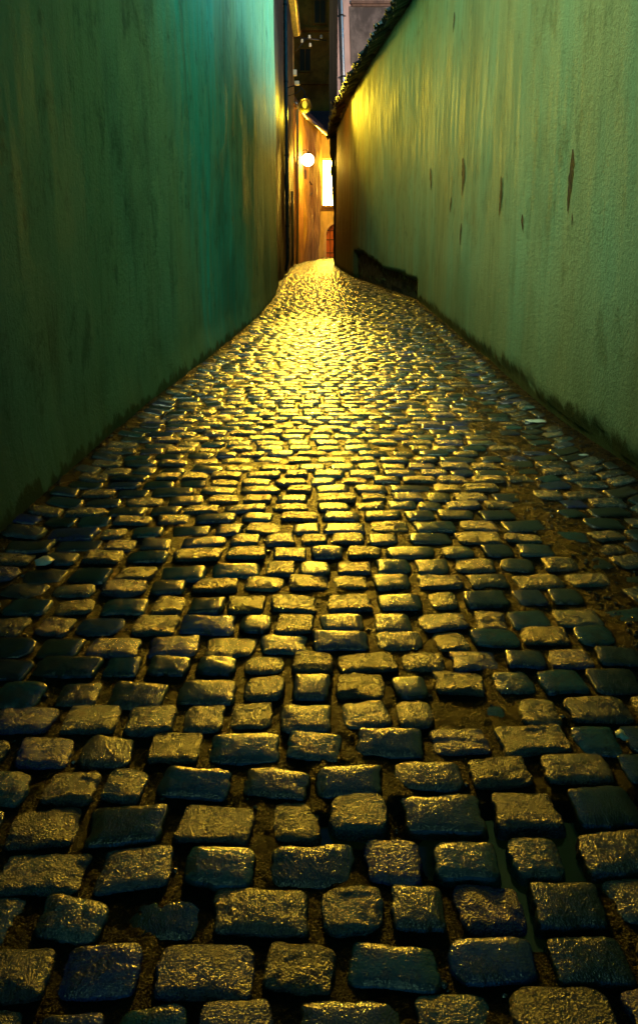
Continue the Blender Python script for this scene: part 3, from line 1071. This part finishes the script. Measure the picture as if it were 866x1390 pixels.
# worn panel with curved left edge
A = [pt(*p, 24.03) for p in ((474, 9), (474.5, 30), (475.5, 60), (476, 85), (479, 95), (486, 96), (500, 110), (530, 120), (560, 60), (560, 9))]
A = [(p[0], 24.0, p[2]) for p in A]
k = len(A)
A2 = [(p[0], 24.047, p[2]) for p in A]
rel(link_mesh('worn_panel', A + A2, [tuple(range(k))] + [(i, (i + 1) % k, k + (i + 1) % k, k + i) for i in range(k)], M_worn), pk)
zt = pt(500, 6, 24)[2]
m = MB(); m.box((1.05, 23.90, zt), (6.5, 24.047, zt + 0.10)); m.box((1.08, 23.95, zt - 0.07), (6.5, 24.047, zt - 0.003))
rel(m.build('ledge', M_wood), pk)
X0, _, Zt = pt(463, 0, 23.9); X1, _, Zb_ = pt(467, 128, 23.9)
m = MB(); m.tube([(X0, 23.90, 11.5), (X0, 23.90, Zt), (X1, 23.90, Zb_), (X1 + 0.01, 23.9, 3.6)], 0.055, 14)
dp = m.build('drainpipe', M_zinc, smooth=True); rel(dp, pk)
for py in (21, 104):
    m = MB()
    c = pt(463 + py * 0.03, py, 23.9)
    m.tube([(c[0], 23.9, c[2] - 0.02), (c[0], 23.9, c[2] + 0.03)], 0.072, 14)
    m.box((c[0] - 0.14, 23.93, c[2] - 0.015), (c[0] + 0.14, 23.96, c[2] + 0.02))
    c2 = m.build('pipe_clamp', M_iron); c2.parent = dp
tag(pk, 'pink plastered house with a silver drainpipe and a worn grey panel', 'house')

# ------------------------------------------------------------------ lamps
# globe lamp on an iron arm
gx_, gy_, gz_ = LAMP_GLOBE
gl = empty('globe_lamp', LAMP_GLOBE)
m = MB()
m.tube([(-0.81 - gx_, 0, 0.42), (-0.62 - gx_, 0, 0.47), (-0.45 - gx_, 0, 0.42), (-0.04, 0, 0.36), (0, 0, 0.30), (0, 0, 0.20)], 0.013, 8)
m.tube([(-0.80 - gx_, 0, 0.22), (-0.55 - gx_, 0, 0.30), (-0.42 - gx_, 0, 0.42)], 0.009, 8)
m.tube([(-0.81 - gx_, 0, 0.15), (-0.81 - gx_, 0, 0.48)], 0.02, 8)
m.build('bracket', M_iron, gl, smooth=True)
MB().lathe((0, 0, 0), [(0.0, 0.235), (0.03, 0.23), (0.05, 0.20), (0.085, 0.175), (0.09, 0.155), (0.0, 0.15)], 20).build('cap', M_iron, gl, smooth=True)
qg = NT('smoky_globe_glass')
qg.b.inputs['Base Color'].default_value = (0.55, 0.50, 0.12, 1)
qg.b.inputs['Roughness'].default_value = 0.08
qg.b.inputs['Transmission Weight'].default_value = 0.9
qg.b.inputs['IOR'].default_value = 1.1
m = MB().lathe((0, 0, 0), [(0.178 * math.sin(t), -0.178 * math.cos(t)) for t in np.linspace(0.02, math.pi - 0.45, 18)], 28)
glass = m.build('globe', qg.m, gl, smooth=True)
m = MB().lathe((0, 0, 0.02), [(0.062 * math.sin(t), -0.085 * math.cos(t)) for t in np.linspace(0, math.pi, 12)], 18)
m.build('bulb', M_dimglow, gl, smooth=True)
m = MB()
for t in range(4):
    a = t * math.pi / 4 + 0.3
    m.tube([(0.182 * math.sin(b) * math.cos(a), 0.182 * math.sin(b) * math.sin(a), -0.182 * math.cos(b)) for b in np.linspace(-math.pi + 0.5, math.pi - 0.5, 30)], 0.006, 6)
m.build('cage', M_iron, gl, smooth=True)
tag(gl, 'dim olive glass globe lamp on an iron arm over the alley', 'street lamp')

wlp = empty('wall_lamp', LAMP_FAR)
m = MB()
m.tube([(-0.20, 0.50, 0.38), (-0.13, 0.35, 0.42), (-0.03, 0.06, 0.36), (0, 0, 0.26)], 0.015, 8)
m.tube([(-0.20, 0.50, 0.22), (-0.20, 0.50, 0.48)], 0.025, 8)
m.build('bracket', M_iron, wlp, smooth=True)
MB().lathe((0, 0, 0), [(0.0, 0.30), (0.04, 0.29), (0.07, 0.25), (0.10, 0.235), (0.10, 0.21), (0, 0.205)], 20).build('cap', M_iron, wlp, smooth=True)
MB().lathe((0, 0, 0), [(0.235 * math.sin(t), -0.235 * math.cos(t)) for t in np.linspace(0, math.pi - 0.35, 18)], 28).build('globe', M_glow, wlp, smooth=True)
tag(wlp, 'brilliant white glowing lamp in front of the rough ochre wall', 'street lamp')

# ------------------------------------------------------------------ iron arm with insulators, cable boxes
br = empty('cable_bracket', (-0.72, 24.15, 7.3))
p0 = pt(400, 51, 24.0); p1 = pt(443, 55, 24.0); p2 = pt(402, 69, 24.0); p3 = pt(415, 53, 24.0)
m = MB(); m.tube([p0, p1], 0.022, 8); m.tube([p2, p3], 0.014, 8)
rel(m.build('arm', M_iron, smooth=True), br)
for (a, b) in ((410, 55.5), (420, 50), (436, 50), (421, 61)):
    c = pt(a, b, 24.0)
    rel(MB().lathe(c, [(0.0, -0.06), (0.035, -0.05), (0.05, -0.02), (0.03, 0.0), (0.045, 0.03), (0.02, 0.06), (0, 0.065)], 12).build('insulator', M_cream, smooth=True), br)
tag(br, 'thin iron arm with small insulators spanning below the yellow gutter', 'bracket')

for (a, b, w_, h_, lb) in ((398.5, 99, 8, 7, 'larger cream junction box on the corner of the brown house'),
                           (403, 113, 6, 5, 'smaller cream junction box just above the globe lamp')):
    c = pt(a, b, 24.1)
    jx = w_ / 900 * 24 / 2; jz = h_ / 900 * 24 / 2
    bx = empty('junction_box', (c[0], 24.1, c[2]))
    m = MB().box((-jx, -0.07, -jz), (jx, 0.05, jz)); m.build('housing', M_cream, bx, bevel=0.012)
    m = MB().box((-jx * 0.85, -0.085, -jz * 0.8), (jx * 0.85, -0.072, jz * 0.8)); m.build('lid', M_cream, bx, bevel=0.004)
    tag(bx, lb, 'junction box', 'cable boxes on the house corner')


# ------------------------------------------------------------------ litter on the cobbles
M_paper = simple('wet_paper', (0.42, 0.46, 0.38), 0.35, 0.35, 30, 0.4, 60, streak=1, dist=0.003)
M_leaf = simple('pale_leaf', (0.30, 0.42, 0.30), 0.35, 0.4, 40, 0.4, 90, streak=1, dist=0.003)


def scrap(name, px, py, w, d, rot, label, cat, mat, seed, lift=0.014):
    r2 = random.Random(seed)
    x, y_ = gp(px, py)
    z = float(ground_roll(np.array([x]), np.array([y_]))[0]) + lift
    n = 12
    vs = [(0, 0, 0.004)]
    for ring, rad in ((0, 0.5), (1, 1.0)):
        for i in range(n):
            a = i / n * 2 * math.pi
            k = rad * (1 + (0.3 * (r2.random() - 0.5) if ring else 0))
            vs.append((w / 2 * k * math.cos(a), d / 2 * k * math.sin(a), 0.003 * r2.uniform(-1, 1) - 0.002 * ring))
    fs = [(0, 1 + i, 1 + (i + 1) % n) for i in range(n)]
    fs += [(1 + i, 1 + n + i, 1 + n + (i + 1) % n, 1 + (i + 1) % n) for i in range(n)]
    o = link_mesh(name, vs, fs, mat, smooth=True)
    s = o.modifiers.new('thick', 'SOLIDIFY'); s.thickness = 0.0015
    o.location = (x, y_, z)
    o.rotation_euler = (0.05, 0.04, rot)
    tag(o, label, cat)
    return o


scrap('paper_scrap', 727, 573, 0.11, 0.05, 0.1, 'pale crumpled paper scrap on cobbles near the right wall base', 'litter', M_paper, 1)
scrap('paper_scrap', 791, 624, 0.045, 0.012, 0.0, 'thin pale paper strip beside the right wall', 'litter', M_paper, 2)
scrap('plastic_scrap', 61, 766, 0.05, 0.055, 0.5, 'wet glossy plastic scrap between cobbles near the left wall', 'litter', M_paper, 3)
scrap('fallen_leaf', 843, 1001, 0.022, 0.024, 0.3, 'small pale blue-green leaf in the joint at the right edge', 'leaf', M_leaf, 4, 0.006)
